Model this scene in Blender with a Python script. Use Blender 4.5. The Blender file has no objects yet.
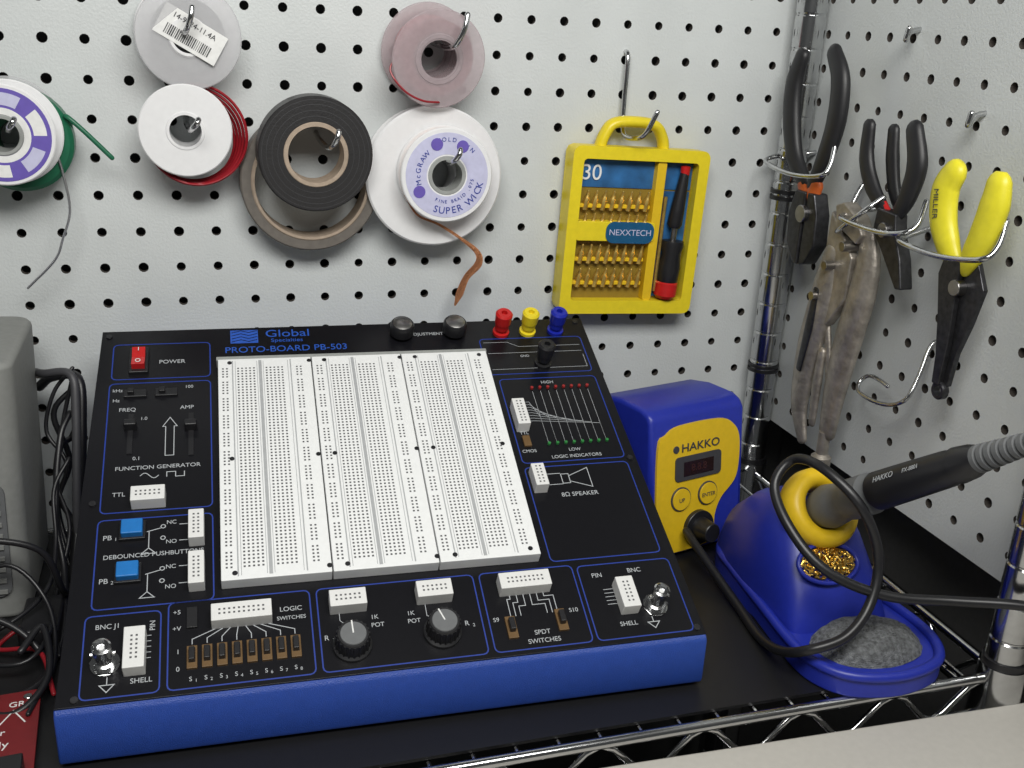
import bpy, bmesh, math, random
from mathutils import Vector, Matrix, Quaternion
random.seed(7)
S=0.0254
scn=bpy.context.scene
scn.view_settings.view_transform='Standard'
col=scn.collection

# ------------------------------------------------------------------ materials
MATS={}
def mat(name,c,rough=.5,metal=0.,var=.06,vscale=6.,bump=0.,bscale=20.,coat=0.,alpha=1.,trans=0.,emit=None,spec=.5):
    if name in MATS: return MATS[name]
    m=bpy.data.materials.new(name); m.use_nodes=True; nt=m.node_tree; N=nt.nodes; Lk=nt.links
    b=N['Principled BSDF']
    tc=N.new('ShaderNodeTexCoord'); nz=N.new('ShaderNodeTexNoise'); nz.inputs['Scale'].default_value=vscale; nz.inputs['Detail'].default_value=4
    Lk.new(tc.outputs['Object'],nz.inputs['Vector'])
    cr=N.new('ShaderNodeValToRGB'); e=cr.color_ramp.elements
    e[0].position=.3; e[1].position=.7
    e[0].color=tuple(max(0,x*(1-var)) for x in c)+(1,); e[1].color=tuple(min(1,x*(1+var)) for x in c)+(1,)
    Lk.new(nz.outputs['Fac'],cr.inputs['Fac']); Lk.new(cr.outputs['Color'],b.inputs['Base Color'])
    b.inputs['Roughness'].default_value=rough; b.inputs['Metallic'].default_value=metal
    b.inputs['Coat Weight'].default_value=coat; b.inputs['Alpha'].default_value=alpha; b.inputs['Transmission Weight'].default_value=trans
    b.inputs['Specular IOR Level'].default_value=spec
    if bump:
        n2=N.new('ShaderNodeTexNoise'); n2.inputs['Scale'].default_value=bscale; n2.inputs['Detail'].default_value=6
        Lk.new(tc.outputs['Object'],n2.inputs['Vector'])
        bp=N.new('ShaderNodeBump'); bp.inputs['Strength'].default_value=bump; bp.inputs['Distance'].default_value=.02*S*10
        Lk.new(n2.outputs['Fac'],bp.inputs['Height']); Lk.new(bp.outputs['Normal'],b.inputs['Normal'])
    if emit: b.inputs['Emission Color'].default_value=tuple(emit)+(1,); b.inputs['Emission Strength'].default_value=.6
    MATS[name]=m; return m
PEG=mat('peg_white',(.585,.61,.61),.38,var=.045,vscale=.4,bump=.12,bscale=14)
PEGH=mat('peg_hole',(.05,.042,.036),.9)
CHROME=mat('chrome',(.55,.555,.56),.16,1.,var=.05)
STEEL=mat('steel',(.38,.37,.36),.32,1.,var=.2,vscale=3)
DSTEEL=mat('dark_steel',(.06,.06,.065),.35,.8,var=.3)
BRONZE=mat('worn_steel',(.40,.365,.32),.46,.75,var=.3,vscale=2.5,bump=.15,bscale=8)
BLACK=mat('black_plastic',(.012,.012,.014),.38)
BLACKG=mat('black_grip',(.012,.012,.014),.45)
PANEL=mat('black_panel',(.006,.006,.008),.3,spec=.35)
BLUE=mat('case_blue',(.014,.055,.31),.42,bump=.25,bscale=40)
LINE=mat('line_blue',(.012,.04,.28),.5)
LOGO=mat('logo_blue',(.02,.09,.45),.5)
INK=mat('ink_grey',(.42,.44,.46),.6)
WHITEP=mat('white_plastic',(.80,.81,.81),.45,var=.02)
WHITEC=mat('connector_white',(.72,.72,.71),.45,var=.02)
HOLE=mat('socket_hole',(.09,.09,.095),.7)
GROOVE=mat('groove_grey',(.38,.39,.40),.6)
RED=mat('red_plastic',(.5,.012,.012),.35)
YEL=mat('yellow_plastic',(.78,.62,.02),.36,var=.04)
YELH=mat('yellow_station',(.74,.49,.015),.42,var=.04)
YELG=mat('yellow_grip',(.76,.68,.03),.4,var=.04)
BLUEP=mat('binding_blue',(.01,.02,.35),.3)
BTN=mat('button_blue',(.012,.16,.48),.4)
HBLUE=mat('station_blue',(.015,.028,.32),.38,var=.05)
GOLD=mat('gold_bits',(.78,.54,.15),.28,.85,var=.25)
BRASS=mat('brass_wool',(.75,.5,.12),.28,1.)
GREY=mat('grey_plastic',(.13,.135,.14),.5)
LGREY=mat('light_grey',(.30,.31,.30),.6)
SPKG=mat('speaker_grey',(.22,.225,.215),.65)
DGREY=mat('dark_grey',(.05,.05,.055),.5)
SPONGE=mat('sponge_grey',(.24,.25,.26),.95,var=.5,vscale=9,bump=1.,bscale=30)
CARD=mat('cardboard',(.38,.30,.23),.8,var=.1)
TAPE=mat('black_tape',(.022,.021,.022),.42,bump=.1)
DUCT=mat('duct_tape',(.14,.125,.11),.5,var=.12)
SPW=mat('spool_white',(.76,.76,.77),.35,var=.02)
SPT=mat('spool_clear',(.62,.62,.64),.25,var=.03,alpha=.5)
SPP=mat('spool_pinkclear',(.5,.42,.44),.25,alpha=.5)
PINKW=mat('wire_pink',(.42,.10,.12),.4)
REDW=mat('wire_red',(.3,.012,.02),.4)
GREENW=mat('wire_green',(.01,.12,.06),.4)
SOLD=mat('solder',(.5,.5,.52),.3,.8)
COPPER=mat('copper_braid',(.62,.27,.13),.4,.8,bump=.6,bscale=50)
LAV=mat('label_lavender',(.52,.52,.70),.5)
PURP=mat('label_purple',(.13,.09,.40),.5)
NAVY=mat('navy_ink',(.03,.05,.3),.5)
PAPER=mat('paper_white',(.75,.75,.74),.6)
ORANGE=mat('orange_band',(.6,.12,.02),.4)
LINER=mat('shelf_liner',(.008,.008,.009),.45)
PCBR=mat('pcb_red',(.16,.012,.015),.4)
DESK=mat('desk_cream',(.5,.48,.44),.55,var=.03)
FLOORM=mat('floor_dark',(.03,.03,.032),.7)
WALLM=mat('wall_gap_shade',(.08,.08,.08),.9)  # dark colour stands in for the shade seen through the peg holes
LEDR=mat('led_red',(.3,.02,.02),.3); LEDG=mat('led_green',(.03,.2,.05),.3)
DISP=mat('display_dark',(.02,.010,.010),.15); DIG=mat('display_digit',(.045,.014,.014),.4)
BRN=mat('switch_brown',(.14,.08,.03),.4)
CARDB=mat('card_blue',(.02,.11,.28),.5,var=.5,vscale=1.2)
NEXB=mat('label_blue',(.01,.09,.2),.35)
NEXI=mat('tray_brown',(.26,.17,.02),.5)

# ------------------------------------------------------------------ helpers
def root(name,loc=(0,0,0),rz=0.,rot=None):
    e=bpy.data.objects.new(name,None); e.empty_display_size=1; col.objects.link(e)
    e.location=Vector(loc)*S; e.scale=(S,S,S); e.rotation_euler=rot if rot else (0,0,rz)
    return e
def sub(parent,name,loc,rot=(0,0,0)):
    e=bpy.data.objects.new(name,None); col.objects.link(e); e.parent=parent; e.location=loc; e.rotation_euler=rot; return e
def mk(parent,name,verts,faces,mt,smooth=False,ang=40,bevel=0,seg=2,loc=(0,0,0),rot=(0,0,0),fm=None):
    me=bpy.data.meshes.new(name); me.from_pydata([tuple(v) for v in verts],[],faces)
    mts=mt if isinstance(mt,(list,tuple)) else [mt]
    for m in mts: me.materials.append(m)
    if fm: 
        for p,i in zip(me.polygons,fm): p.material_index=i
    bm=bmesh.new(); bm.from_mesh(me); bmesh.ops.recalc_face_normals(bm,faces=bm.faces); bm.to_mesh(me); bm.free()
    if smooth:
        me.polygons.foreach_set('use_smooth',[True]*len(me.polygons)); me.set_sharp_from_angle(angle=math.radians(ang))
    o=bpy.data.objects.new(name,me); col.objects.link(o); o.parent=parent; o.location=loc; o.rotation_euler=rot
    if bevel:
        b=o.modifiers.new('bevel','BEVEL'); b.width=bevel; b.segments=seg; b.limit_method='ANGLE'; b.angle_limit=math.radians(35)
        me.polygons.foreach_set('use_smooth',[True]*len(me.polygons))
        b.harden_normals=True
    return o
BF=[(0,1,3,2),(4,6,7,5),(0,4,5,1),(2,3,7,6),(0,2,6,4),(1,5,7,3)]
def box(parent,name,c,s,mt,bevel=.0,rot=(0,0,0),seg=2):
    v=[(x*s[0]/2,y*s[1]/2,z*s[2]/2) for x in(-1,1) for y in(-1,1) for z in(-1,1)]
    return mk(parent,name,v,BF,mt,bevel=bevel,seg=seg,loc=c,rot=rot)
def rrect(w,h,r,n=6,cx=0,cy=0):
    P=[]
    for (sx,sy,a0) in((1,1,0),(-1,1,90),(-1,-1,180),(1,-1,270)):
        for i in range(n+1):
            a=math.radians(a0+90*i/n); P.append((cx+sx*(w/2-r)+r*math.cos(a),cy+sy*(h/2-r)+r*math.sin(a)))
    return P
def prism(parent,name,poly,t,mt,bevel=0,M=None,seg=2,smooth=True,ang=40):
    """poly in XY, extruded 0..t along Z, transformed by M"""
    n=len(poly); v=[Vector((x,y,0)) for x,y in poly]+[Vector((x,y,t)) for x,y in poly]
    if M is not None: v=[M@a for a in v]
    f=[tuple(range(n))[::-1],tuple(range(n,2*n))]+[(i,(i+1)%n,n+(i+1)%n,n+i) for i in range(n)]
    return mk(parent,name,v,f,mt,smooth=smooth and not bevel,bevel=bevel,seg=seg,ang=ang)
def frameM(o,ax,ay):
    ax=Vector(ax);ay=Vector(ay);az=ax.cross(ay)
    M=Matrix((ax,ay,az)).transposed().to_4x4(); M.translation=Vector(o); return M
def lathe(parent,name,prof,mt,o=(0,0,0),axis=(0,0,1),seg=48,closed=False,a0=0,a1=360,ang=35):
    q=Vector(axis).normalized().to_track_quat('Z','Y'); o=Vector(o); full=abs(a1-a0-360)<.01
    n=seg if full else seg+1; v=[]
    for i in range(n):
        a=math.radians(a0+(a1-a0)*i/seg)
        for r,z in prof: v.append(q@Vector((r*math.cos(a),r*math.sin(a),z))+o)
    k=len(prof); f=[]
    for i in range(seg):
        j=(i+1)%n
        for t in range(k if closed else k-1):
            u=(t+1)%k; f.append((i*k+t,j*k+t,j*k+u,i*k+u))
    if not full and closed:
        f.append(tuple(range(k))[::-1]); f.append(tuple((n-1)*k+t for t in range(k)))
    o_=mk(parent,name,v,f,mt,smooth=True,ang=ang)
    bm=bmesh.new(); bm.from_mesh(o_.data); bmesh.ops.remove_doubles(bm,verts=bm.verts,dist=1e-4); bmesh.ops.recalc_face_normals(bm,faces=bm.faces); bm.to_mesh(o_.data); bm.free()
    return o_
def cyl(parent,name,p0,p1,r,mt,r1=None,seg=24,ch=0):
    p0=Vector(p0);p1=Vector(p1); h=(p1-p0).length; r1=r if r1 is None else r1; c=ch or min(r,r1,h)*.08
    return lathe(parent,name,[(0,0),(r-c,0),(r,c),(r1,h-c),(r1-c,h),(0,h)],mt,p0,p1-p0,seg)
def ring(parent,name,o,axis,ri,ro,d0,d1,mt,seg=56,c=.03,**k):
    return lathe(parent,name,[(ri,d0),(ro-c,d0),(ro,d0+c),(ro,d1-c),(ro-c,d1),(ri,d1)],mt,o,axis,seg,closed=True,**k)
def crom(P,n=8,closed=False):
    P=[Vector(p) for p in P]; out=[]; m=len(P)
    for i in range(m if closed else m-1):
        p0=P[(i-1)%m] if closed or i>0 else P[0]*2-P[1]; p1=P[i]; p2=P[(i+1)%m]
        p3=P[(i+2)%m] if closed or i+2<m else P[-1]*2-P[-2]
        for k in range(n):
            t=k/n; out.append(.5*((2*p1)+(p2-p0)*t+(2*p0-5*p1+4*p2-p3)*t*t+(3*p1-p0-3*p2+p3)*t**3))
    if not closed: out.append(P[-1])
    return out
def tube(parent,name,P,r,mt,seg=10,n=8,smooth=True,closed=False,up=None,flat=1.,cap=True):
    rl=r if isinstance(r,(list,tuple)) else [r]*len(P)
    if smooth:
        Q=crom(P,n,closed); R_=[]
        m=len(P)
        for i in range(m if closed else m-1):
            for k in range(n): R_.append(rl[i]+(rl[(i+1)%m]-rl[i])*k/n)
        if not closed: R_.append(rl[-1])
    else: Q=[Vector(p) for p in P]; R_=list(rl)
    N=len(Q); T=[]
    for i in range(N):
        a=Q[(i-1)%N] if closed or i>0 else Q[0]; b=Q[(i+1)%N] if closed or i<N-1 else Q[-1]
        T.append((b-a).normalized())
    v=[];f=[]
    ref=Vector(up) if up else None
    x=None
    for i in range(N):
        if ref is not None: y=ref.normalized(); xx=T[i].cross(y).normalized()
        else:
            if x is None:
                h=Vector((0,0,1)) if abs(T[0].z)<.9 else Vector((1,0,0)); x=T[0].cross(h).normalized()
            x=(x-T[i]*x.dot(T[i])).normalized(); xx=x; y=T[i].cross(x).normalized()
        sc=R_[i]
        for k in range(seg):
            a=2*math.pi*k/seg; v.append(Q[i]+xx*sc*math.cos(a)+y*sc*flat*math.sin(a))
    for i in range(N if closed else N-1):
        j=(i+1)%N
        for k in range(seg):
            l=(k+1)%seg; f.append((i*seg+k,i*seg+l,j*seg+l,j*seg+k))
    if not closed:
        for (idx,sg) in((0,-1),(N-1,1)):
            base=idx*seg; c=Q[idx]; prev=list(range(base,base+seg))
            for (s,d) in((.8,.45),(.45,.8)):
                st=len(v)
                for k in range(seg): v.append(c+(v[base+k]-c)*s+T[idx]*sg*R_[idx]*d*min(1,flat+.2))
                cur=list(range(st,st+seg))
                for k in range(seg): f.append((prev[k],prev[(k+1)%seg],cur[(k+1)%seg],cur[k]))
                prev=cur
            f.append(tuple(prev))
    return mk(parent,name,v,f,mt,smooth=True,ang=60)
def text(parent,name,s,loc,size,mt,rot=(0,0,0),ex=.004,al='CENTER',sx=1.):
    c=bpy.data.curves.new(name,'FONT'); c.body=s; c.size=size; c.extrude=ex; c.align_x=al; c.align_y='CENTER'; c.materials.append(mt)
    o=bpy.data.objects.new(name,c); col.objects.link(o); o.parent=parent; o.location=loc; o.rotation_euler=rot; o.scale=(sx,1,1); return o
def quads(parent,name,rects,z,mt):
    v=[];f=[]
    for (a,b,c,d) in rects:
        i=len(v); v+=[(a,b,z),(c,b,z),(c,d,z),(a,d,z)]; f.append((i,i+1,i+2,i+3))
    return mk(parent,name,v,f,mt)
def strip(parent,name,P,w,z,mt,closed=False):
    """flat painted line polyline in XY"""
    P=[Vector((p[0],p[1])) for p in P]; n=len(P); v=[];f=[]
    for i in range(n):
        a=P[(i-1)%n] if closed or i>0 else P[0]*2-P[1]; b=P[(i+1)%n] if closed or i<n-1 else P[-1]*2-P[-2]
        d1=(P[i]-a).normalized(); d2=(b-P[i]).normalized(); nn=Vector((-(d1+d2).y,(d1+d2).x))
        if nn.length<1e-6: nn=Vector((-d1.y,d1.x))
        nn.normalize(); k=w/2/max(.4,nn.dot(Vector((-d1.y,d1.x))))
        v+=[(P[i].x+nn.x*k,P[i].y+nn.y*k,z),(P[i].x-nn.x*k,P[i].y-nn.y*k,z)]
    for i in range(n if closed else n-1):
        j=(i+1)%n; f.append((2*i,2*i+1,2*j+1,2*j))
    return mk(parent,name,v,f,mt)

# ------------------------------------------------------------------ camera
f_,pitch,yaw,roll=1013.64,.3437,.3133,.0494
cp,sp,cy,sy=math.cos(pitch),math.sin(pitch),math.cos(yaw),math.sin(yaw)
F=Vector((sy*cp,cy*cp,-sp)); R0=Vector((cy,-sy,0)); U0=R0.cross(F)
Rv=math.cos(roll)*R0+math.sin(roll)*U0; Uv=-math.sin(roll)*R0+math.cos(roll)*U0
cd=bpy.data.cameras.new('camera'); cam=bpy.data.objects.new('camera',cd); col.objects.link(cam)
M=Matrix((Rv,Uv,-F)).transposed().to_4x4(); M.translation=Vector((-1.6937,-29.4113,14.3936))*S
cam.matrix_world=M; cd.sensor_width=36; cd.lens=f_*36/1024; cd.clip_start=.01; scn.camera=cam

# ------------------------------------------------------------------ pegboards
def pegboard(name,u0,u1,w0,w1,hu,hw,origin,au,aw,t=.2):
    rt=root(name,origin); au=Vector(au); aw=Vector(aw); nn=au.cross(aw)
    V=[];Fc=[];fm=[]
    def P(u,w,d=0): return au*u+aw*w+nn*d
    iu=[hu+i for i in range(-60,60) if u0+.5<=hu+i<=u1-.5]; iw=[hw+j for j in range(-60,60) if w0+.5<=hw+j<=w1-.5]
    r=.13
    for a in iu:
        for b in iw:
            s=len(V); out=[];inn=[];bk=[]
            jr=r*random.uniform(.94,1.08)
            for k in range(12):
                th=math.radians(45+30*k); c,s_=math.cos(th),math.sin(th); m=max(abs(c),abs(s_))
                out.append(P(a+.5*c/m,b+.5*s_/m)); inn.append(P(a+jr*c,b+jr*s_)); bk.append(P(a+jr*c,b+jr*s_,-t))
            V+=out+inn+bk
            for k in range(12):
                l=(k+1)%12; Fc.append((s+k,s+l,s+12+l,s+12+k)); fm.append(0); Fc.append((s+12+k,s+12+l,s+24+l,s+24+k)); fm.append(1)
    ua,ub,wa,wb=iu[0]-.5,iu[-1]+.5,iw[0]-.5,iw[-1]+.5
    for (a,b,c,d) in((u0,w0,u1,wa),(u0,wb,u1,w1),(u0,wa,ua,wb),(ub,wa,u1,wb)):
        if c-a>1e-4 and d-b>1e-4:
            s=len(V); V+=[P(a,b),P(c,b),P(c,d),P(a,d)]; Fc.append((s,s+1,s+2,s+3)); fm.append(0)
    s=len(V); V+=[P(u0,w0),P(u1,w0),P(u1,w1),P(u0,w1),P(u0,w0,-t),P(u1,w0,-t),P(u1,w1,-t),P(u0,w1,-t)]
    for k in range(4):
        l=(k+1)%4; Fc.append((s+k,s+l,s+4+l,s+4+k)); fm.append(1)
    me=bpy.data.meshes.new('perforated_sheet'); me.from_pydata([tuple(v) for v in V],[],Fc)
    me.materials.append(PEG); me.materials.append(PEGH)
    me.polygons.foreach_set('material_index',fm)
    o=bpy.data.objects.new('perforated_sheet',me); col.objects.link(o); o.parent=rt
    return rt
pegboard('pegboard',-13,17.3,-.6,21.4,.88,.45,(0,0,0),(1,0,0),(0,0,1))
pegboard('pegboard',-.25,17.5,1.7,20.7,.9,.95+1.5,(17.15,0,0),(0,-1,0),(0,0,1))
rw=root('wall_back',(2,2.2,0)); box(rw,'wall_surface',(0,.25,0),(60,.5,70),WALLM)
rw=root('wall_right',(19.6,-14,0)); box(rw,'wall_surface',(.25,0,0),(.5,32,70),WALLM)
rw=root('floor',(2,-16,-34)); box(rw,'floor_slab',(0,0,-.5),(60,60,1),FLOORM)

# ------------------------------------------------------------------ wire shelf
sh=root('wire_shelving_unit')
X0,X1,Y0,Y1=-19.5,16.55,-13.05,-.75
def post(x,y):
    pr=[(0,-34)]; z=-34
    while z<24:
        pr+=[(.44,z),(.47,z+.04),(.47,z+.93),(.44,z+.97)]; z+=1
    pr+=[(0,24)]
    lathe(sh,'post',pr,CHROME,(x,y,0),(0,0,1),24)
for x in(X0,X1):
    for y in(Y0,Y1): 
        post(x,y)
        lathe(sh,'collar',[(.47,-1.35),(.62,-1.35),(.56,.25),(.47,.25)],CHROME,(x,y,0),(0,0,1),28,closed=True)
        lathe(sh,'sleeve',[(.47,.25),(.52,.25),(.52,.42),(.47,.42)],BLACK,(x,y,0),(0,0,1),28,closed=True)
for z,r in((-.12,.13),(-1.15,.13)):
    for y in(Y0,Y1): cyl(sh,'rail',(X0+.5,y,z),(X1-.5,y,z),r,CHROME,seg=12)
    for x in(X0,X1): cyl(sh,'rail',(x,Y0+.5,z),(x,Y1-.5,z),r,CHROME,seg=12)
def zig(p,d,n,L):
    pts=[]
    for i in range(n*8+1):
        t=i/(n*8); pts.append((p[0]+d[0]*L*t,p[1]+d[1]*L*t,-.635+.46*math.cos(2*math.pi*n*t)))
    tube(sh,'truss',pts,.085,CHROME,seg=8,smooth=False)
zig((X0+.6,Y0,0),(1,0),14,X1-X0-1.2); zig((X1,Y0+.6,0),(0,1),5,Y1-Y0-1.2); zig((X0,Y0+.6,0),(0,1),5,Y1-Y0-1.2)
x=X0+.9
while x<X1-.4:
    cyl(sh,'deck_wire',(x,Y0,-.16),(x,Y1,-.16),.06,CHROME,seg=8); x+=.95
for y in(-4,-8.5): cyl(sh,'deck_brace',(X0,y,-.3),(X1,y,-.3),.1,CHROME,seg=8)
box(sh,'lower_shelf',((X0+X1)/2,-7,-13),(X1-X0,12.6,.6),FLOORM)
ln=root('shelf_liner',(0,0,0)); box(ln,'liner_sheet',(-2.9,-6.9,-.05),(31.6,11.6,.08),LINER)
zt=root('zip_tie',(X1,Y1,0))
for z in(9.4,9.6): lathe(zt,'tie_band',[(.48,z),(.53,z),(.53,z+.13),(.48,z+.13)],BLACK,(0,0,0),(0,0,1),24,closed=True)
box(zt,'tie_lock',(.1,-.55,9.5),(.2,.15,.25),BLACK,.02)
for z in(3.6,3.75): lathe(zt,'tie_band',[(.48,z),(.52,z),(.52,z+.1),(.48,z+.1)],BLACK,(0,0,0),(0,0,1),24,closed=True)

dk=root('desk'); box(dk,'desk_top',(8,-21.42,-1.05),(40,16.2,1.),DESK,.08,rot=(0,0,-.032))
for x in(-9,25):
    for y in(-15.5,-28): box(dk,'desk_leg',(x,y,-17.8),(1.5,1.5,32.4),DGREY)

# ------------------------------------------------------------------ breadboard trainer
W,D=13.42,10.82
tr=root('breadboard_trainer',(-4.5037,-11.2744,0),-.0371)
TILT=.4456
c_,s_=math.cos(TILT),math.sin(TILT)
def vz(v,n=0): return (v*c_-n*s_,1.37+v*s_+n*c_)
prof=[(-.06,0.08),(-.1,.2),(-.1,1.22)]+[(vz(-.02,-.03)[0]-.03,vz(-.02,-.03)[1])]+[vz(D+.05,-.03)]+[(D*c_+.25,5.8),(D*c_+.25,.08)]
def xl(y): return -.36+.3*max(0,y)/9.8
def xr(y): return W+.1-.12*max(0,y)/9.8
n=len(prof); v=[(xl(y),y,z) for y,z in prof]+[(xr(y),y,z) for y,z in prof]
mk(tr,'case_body',v,[tuple(range(n)),tuple(range(n,2*n))[::-1]]+[(i,(i+1)%n,n+(i+1)%n,n+i) for i in range(n)],BLUE,bevel=.05,seg=3)
for x in(.8,12.6):
    for y in(.8,9): cyl(tr,'foot',(x,y,0),(x,y,.12),.35,BLACK)
pn=sub(tr,'control_panel',(0,0,1.37),(TILT,0,0))
prism(pn,'panel_plate',[(-.34,-.02),(W+.08,-.02),(W-.03,D+.02),(-.06,D+.02)],.06,PANEL,bevel=.012,M=Matrix.Translation((0,0,-.03)))
Z=.034
for (x,y) in((.02,.12),(W-.1,.15),(.12,D-.2),(W-.25,D-.15),(.05,5),(W-.15,5.3)): cyl(pn,'panel_screw',(x,y,.02),(x,y,.07),.08,DSTEEL,seg=12)
def rr(a,b,c,d,mt=LINE,w=.03): strip(pn,'outline',rrect(c-a,d-b,.12,3,(a+c)/2,(b+d)/2),w,Z,mt,True)
for q in((.25,9.0,2.68,10.3),(.22,4.7,2.68,8.85),(.2,2.15,2.68,4.5),(.1,.1,1.6,2.0),(1.75,.1,4.7,2.15),(4.85,.1,8.4,2.15),(8.55,.1,10.8,2.15),(10.92,.1,13.25,2.1),(10.35,2.3,13.15,5.2),(10.35,5.35,13.15,8.4),(10.1,8.6,13.15,10.05)): rr(*q)
def T(s,u,v,size=.17,mt=INK,rz=0.,sx=1.,al='CENTER'): return text(pn,'label',s,(u,v,Z),size,mt,(0,0,rz),al=al,sx=sx)
T('POWER',1.72,9.6,.19);T('FREQ',.68,7.92,.17);T('AMP',2.1,7.92,.17);T('kHz',.42,8.6,.15);T('Hz',.4,8.25,.15);T('1.0',1.08,7.6,.14);T('0.1',.95,6.3,.15);T('100',2.15,8.65,.14)
T('FUNCTION GENERATOR',1.45,6.0,.165,sx=1.05);T('TTL',.6,5.22,.17);T('PB',.42,4.0,.18);T('1',.6,3.95,.12);T('PB',.4,2.85,.18);T('2',.58,2.8,.12)
for v in(4.32,3.1):T('NC',1.78,v,.15)
for v in(3.78,2.58):T('NO',1.78,v,.15)
T('DEBOUNCED PUSHBUTTONS',1.42,3.47,.16);T('BNC J1',.55,1.72,.16);T('PIN',1.44,1.65,.16,rz=math.pi/2);T('SHELL',1.25,.4,.16)
T('+5',1.92,1.9,.15);T('+V',1.92,1.5,.15);T('1',1.95,.95,.15);T('0',1.95,.55,.15);T('LOGIC',4.28,1.72,.16);T('SWITCHES',4.28,1.5,.13)
for i in range(8): T('S',2.2+i*.3,.3,.14); T(str(i+1),2.31+i*.3,.26,.1)
T('R',4.98,.9,.17);T('1',5.12,.84,.11);T('1K',6.05,1.3,.15);T('POT',6.1,1.1,.15);T('1K',6.85,1.3,.15);T('POT',6.9,1.1,.15);T('R',8.05,.9,.17);T('2',8.2,.84,.11)
T('SPDT',9.7,.48,.16);T('SWITCHES',9.7,.27,.16);T('S9',8.72,.9,.15);T('S10',10.55,.95,.15)
T('PIN',11.35,1.8,.17);T('BNC',12.3,1.85,.17);T('SHELL',11.75,.45,.16);T('8\u03a9 SPEAKER',11.6,4.25,.18);T('LOGIC INDICATORS',11.85,5.5,.15);T('LOW',11.85,5.72,.14);T('HIGH',11.7,8.22,.15);T('CMOS',10.62,5.75,.14);T('TTL',10.62,6.38,.14)
T('Global',4.75,10.56,.4,LOGO,sx=1.15);T('Specialties',4.72,10.29,.19,LOGO,sx=1.1);T('PROTO-BOARD PB-503',4.7,9.95,.32,LOGO,sx=1.)
quads(pn,'logo_block',[(3.22,10.22,3.95,10.74)],Z,LOGO)
for k in range(4): strip(pn,'logo_swirl',[(3.25,10.28+.12*k),(3.5,10.36+.12*k),(3.7,10.28+.12*k),(3.93,10.35+.12*k)],.025,Z+.002,PANEL)
T('ADJUSTMENT',8.62,10.35,.16); T('GND',11.3,9.3,.12)
strip(pn,'sine',[(1.05+.03*i,5.75+.08*math.sin(i*2*math.pi/14)) for i in range(15)],.02,Z,INK)
strip(pn,'square_wave',[(1.65,5.68),(1.65,5.83),(1.85,5.83),(1.85,5.68),(2.05,5.68),(2.05,5.83)],.02,Z,INK)
strip(pn,'arrow',[(1.6,6.35),(1.6,7.3),(1.53,7.3),(1.7,7.6),(1.87,7.3),(1.8,7.3),(1.8,6.35)],.02,Z,INK,True)
for v in(4.0,2.85):
    strip(pn,'pushbutton_symbol',[(1.25,v+.1),(1.55,v+.18)],.02,Z,INK); strip(pn,'pushbutton_symbol',[(1.3,v-.35),(1.45,v-.5),(1.15,v-.5)],.02,Z,INK,True)
    strip(pn,'pushbutton_symbol',[(1.3,v-.35),(1.3,v+.1)],.02,Z,INK)
    strip(pn,'pushbutton_symbol',[(1.95,v+.25),(2.15,v+.25)],.02,Z,INK);strip(pn,'pushbutton_symbol',[(1.95,v-.2),(2.15,v-.2)],.02,Z,INK)
    for (a,b) in((1.6,v+.22),(1.6,v-.1)): strip(pn,'pushbutton_symbol',[(a+.05*math.cos(t*math.pi/4),b+.05*math.sin(t*math.pi/4)) for t in range(8)],.02,Z,INK,True)
for (u,v) in((.6,.3),(12.35,.35)):
    strip(pn,'ground_symbol',[(u,v+.25),(u,v+.08)],.02,Z,INK);strip(pn,'ground_symbol',[(u-.14,v+.08),(u+.14,v+.08),(u,v-.08)],.02,Z,INK,True)
strip(pn,'speaker_symbol',[(11.25,4.62),(11.25,4.92),(11.45,4.92),(11.45,4.62)],.02,Z,INK,True)
strip(pn,'speaker_symbol',[(11.45,4.85),(12.0,5.08),(12.0,4.45),(11.45,4.68)],.02,Z,INK)
strip(pn,'lead',[(10.85,4.95),(11.25,4.95)],.018,Z,INK);strip(pn,'lead',[(10.85,4.6),(11.25,4.6)],.018,Z,INK)
for i in range(8):
    strip(pn,'trace',[(2.78+.13*i,1.55),(2.78+.13*i,1.45),(2.23+.3*i,1.22),(2.23+.3*i,1.1)],.018,Z,INK)
    u=11.2+.23*i
    strip(pn,'trace',[(10.85,7.5-.1*i),(11.0,7.5-.1*i),(u,6.95-.05*i),(u,6.0)],.012,Z,INK)
    cyl(pn,'led_red',(u,8.0,.03),(u,8.0,.1),.045,LEDR,seg=10); cyl(pn,'led_green',(u,5.95,.03),(u,5.95,.1),.045,LEDG,seg=10)
    strip(pn,'trace',[(u,7.9),(u,6.0)],.01,Z,INK)
for i in range(6):
    s=-1 if i<3 else 1; k=i if i<3 else 5-i
    strip(pn,'trace',[(9.15+.16*i,1.6),(9.15+.16*i,1.4-.1*k),(9.62+s*(.55-.12*k),1.4-.1*k),(9.62+s*(.55-.12*k),.95)],.018,Z,INK)
strip(pn,'trace',[(10.2,9.9),(10.9,9.9),(11.2,9.7),(13.05,9.7)],.012,Z,INK);strip(pn,'trace',[(11.8,9.5),(11.8,9.2)],.012,Z,INK);strip(pn,'trace',[(10.25,9.45),(13.05,9.45)],.012,Z,INK);strip(pn,'trace',[(10.25,8.8),(13.05,8.8),(13.05,9.3)],.012,Z,INK)
for k in range(5):
    strip(pn,'trace',[(1.22,.9+.13*k),(1.42,.9+.13*k)],.014,Z,INK); strip(pn,'trace',[(11.4,1.0+.1*k),(11.65,1.0+.1*k)],.014,Z,INK)
strip(pn,'trace',[(7.2,1.6),(7.2,1.2),(7.45,1.1)],.014,Z,INK);strip(pn,'trace',[(5.3,1.6),(5.3,1.3),(5.5,1.1)],.014,Z,INK)
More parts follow.
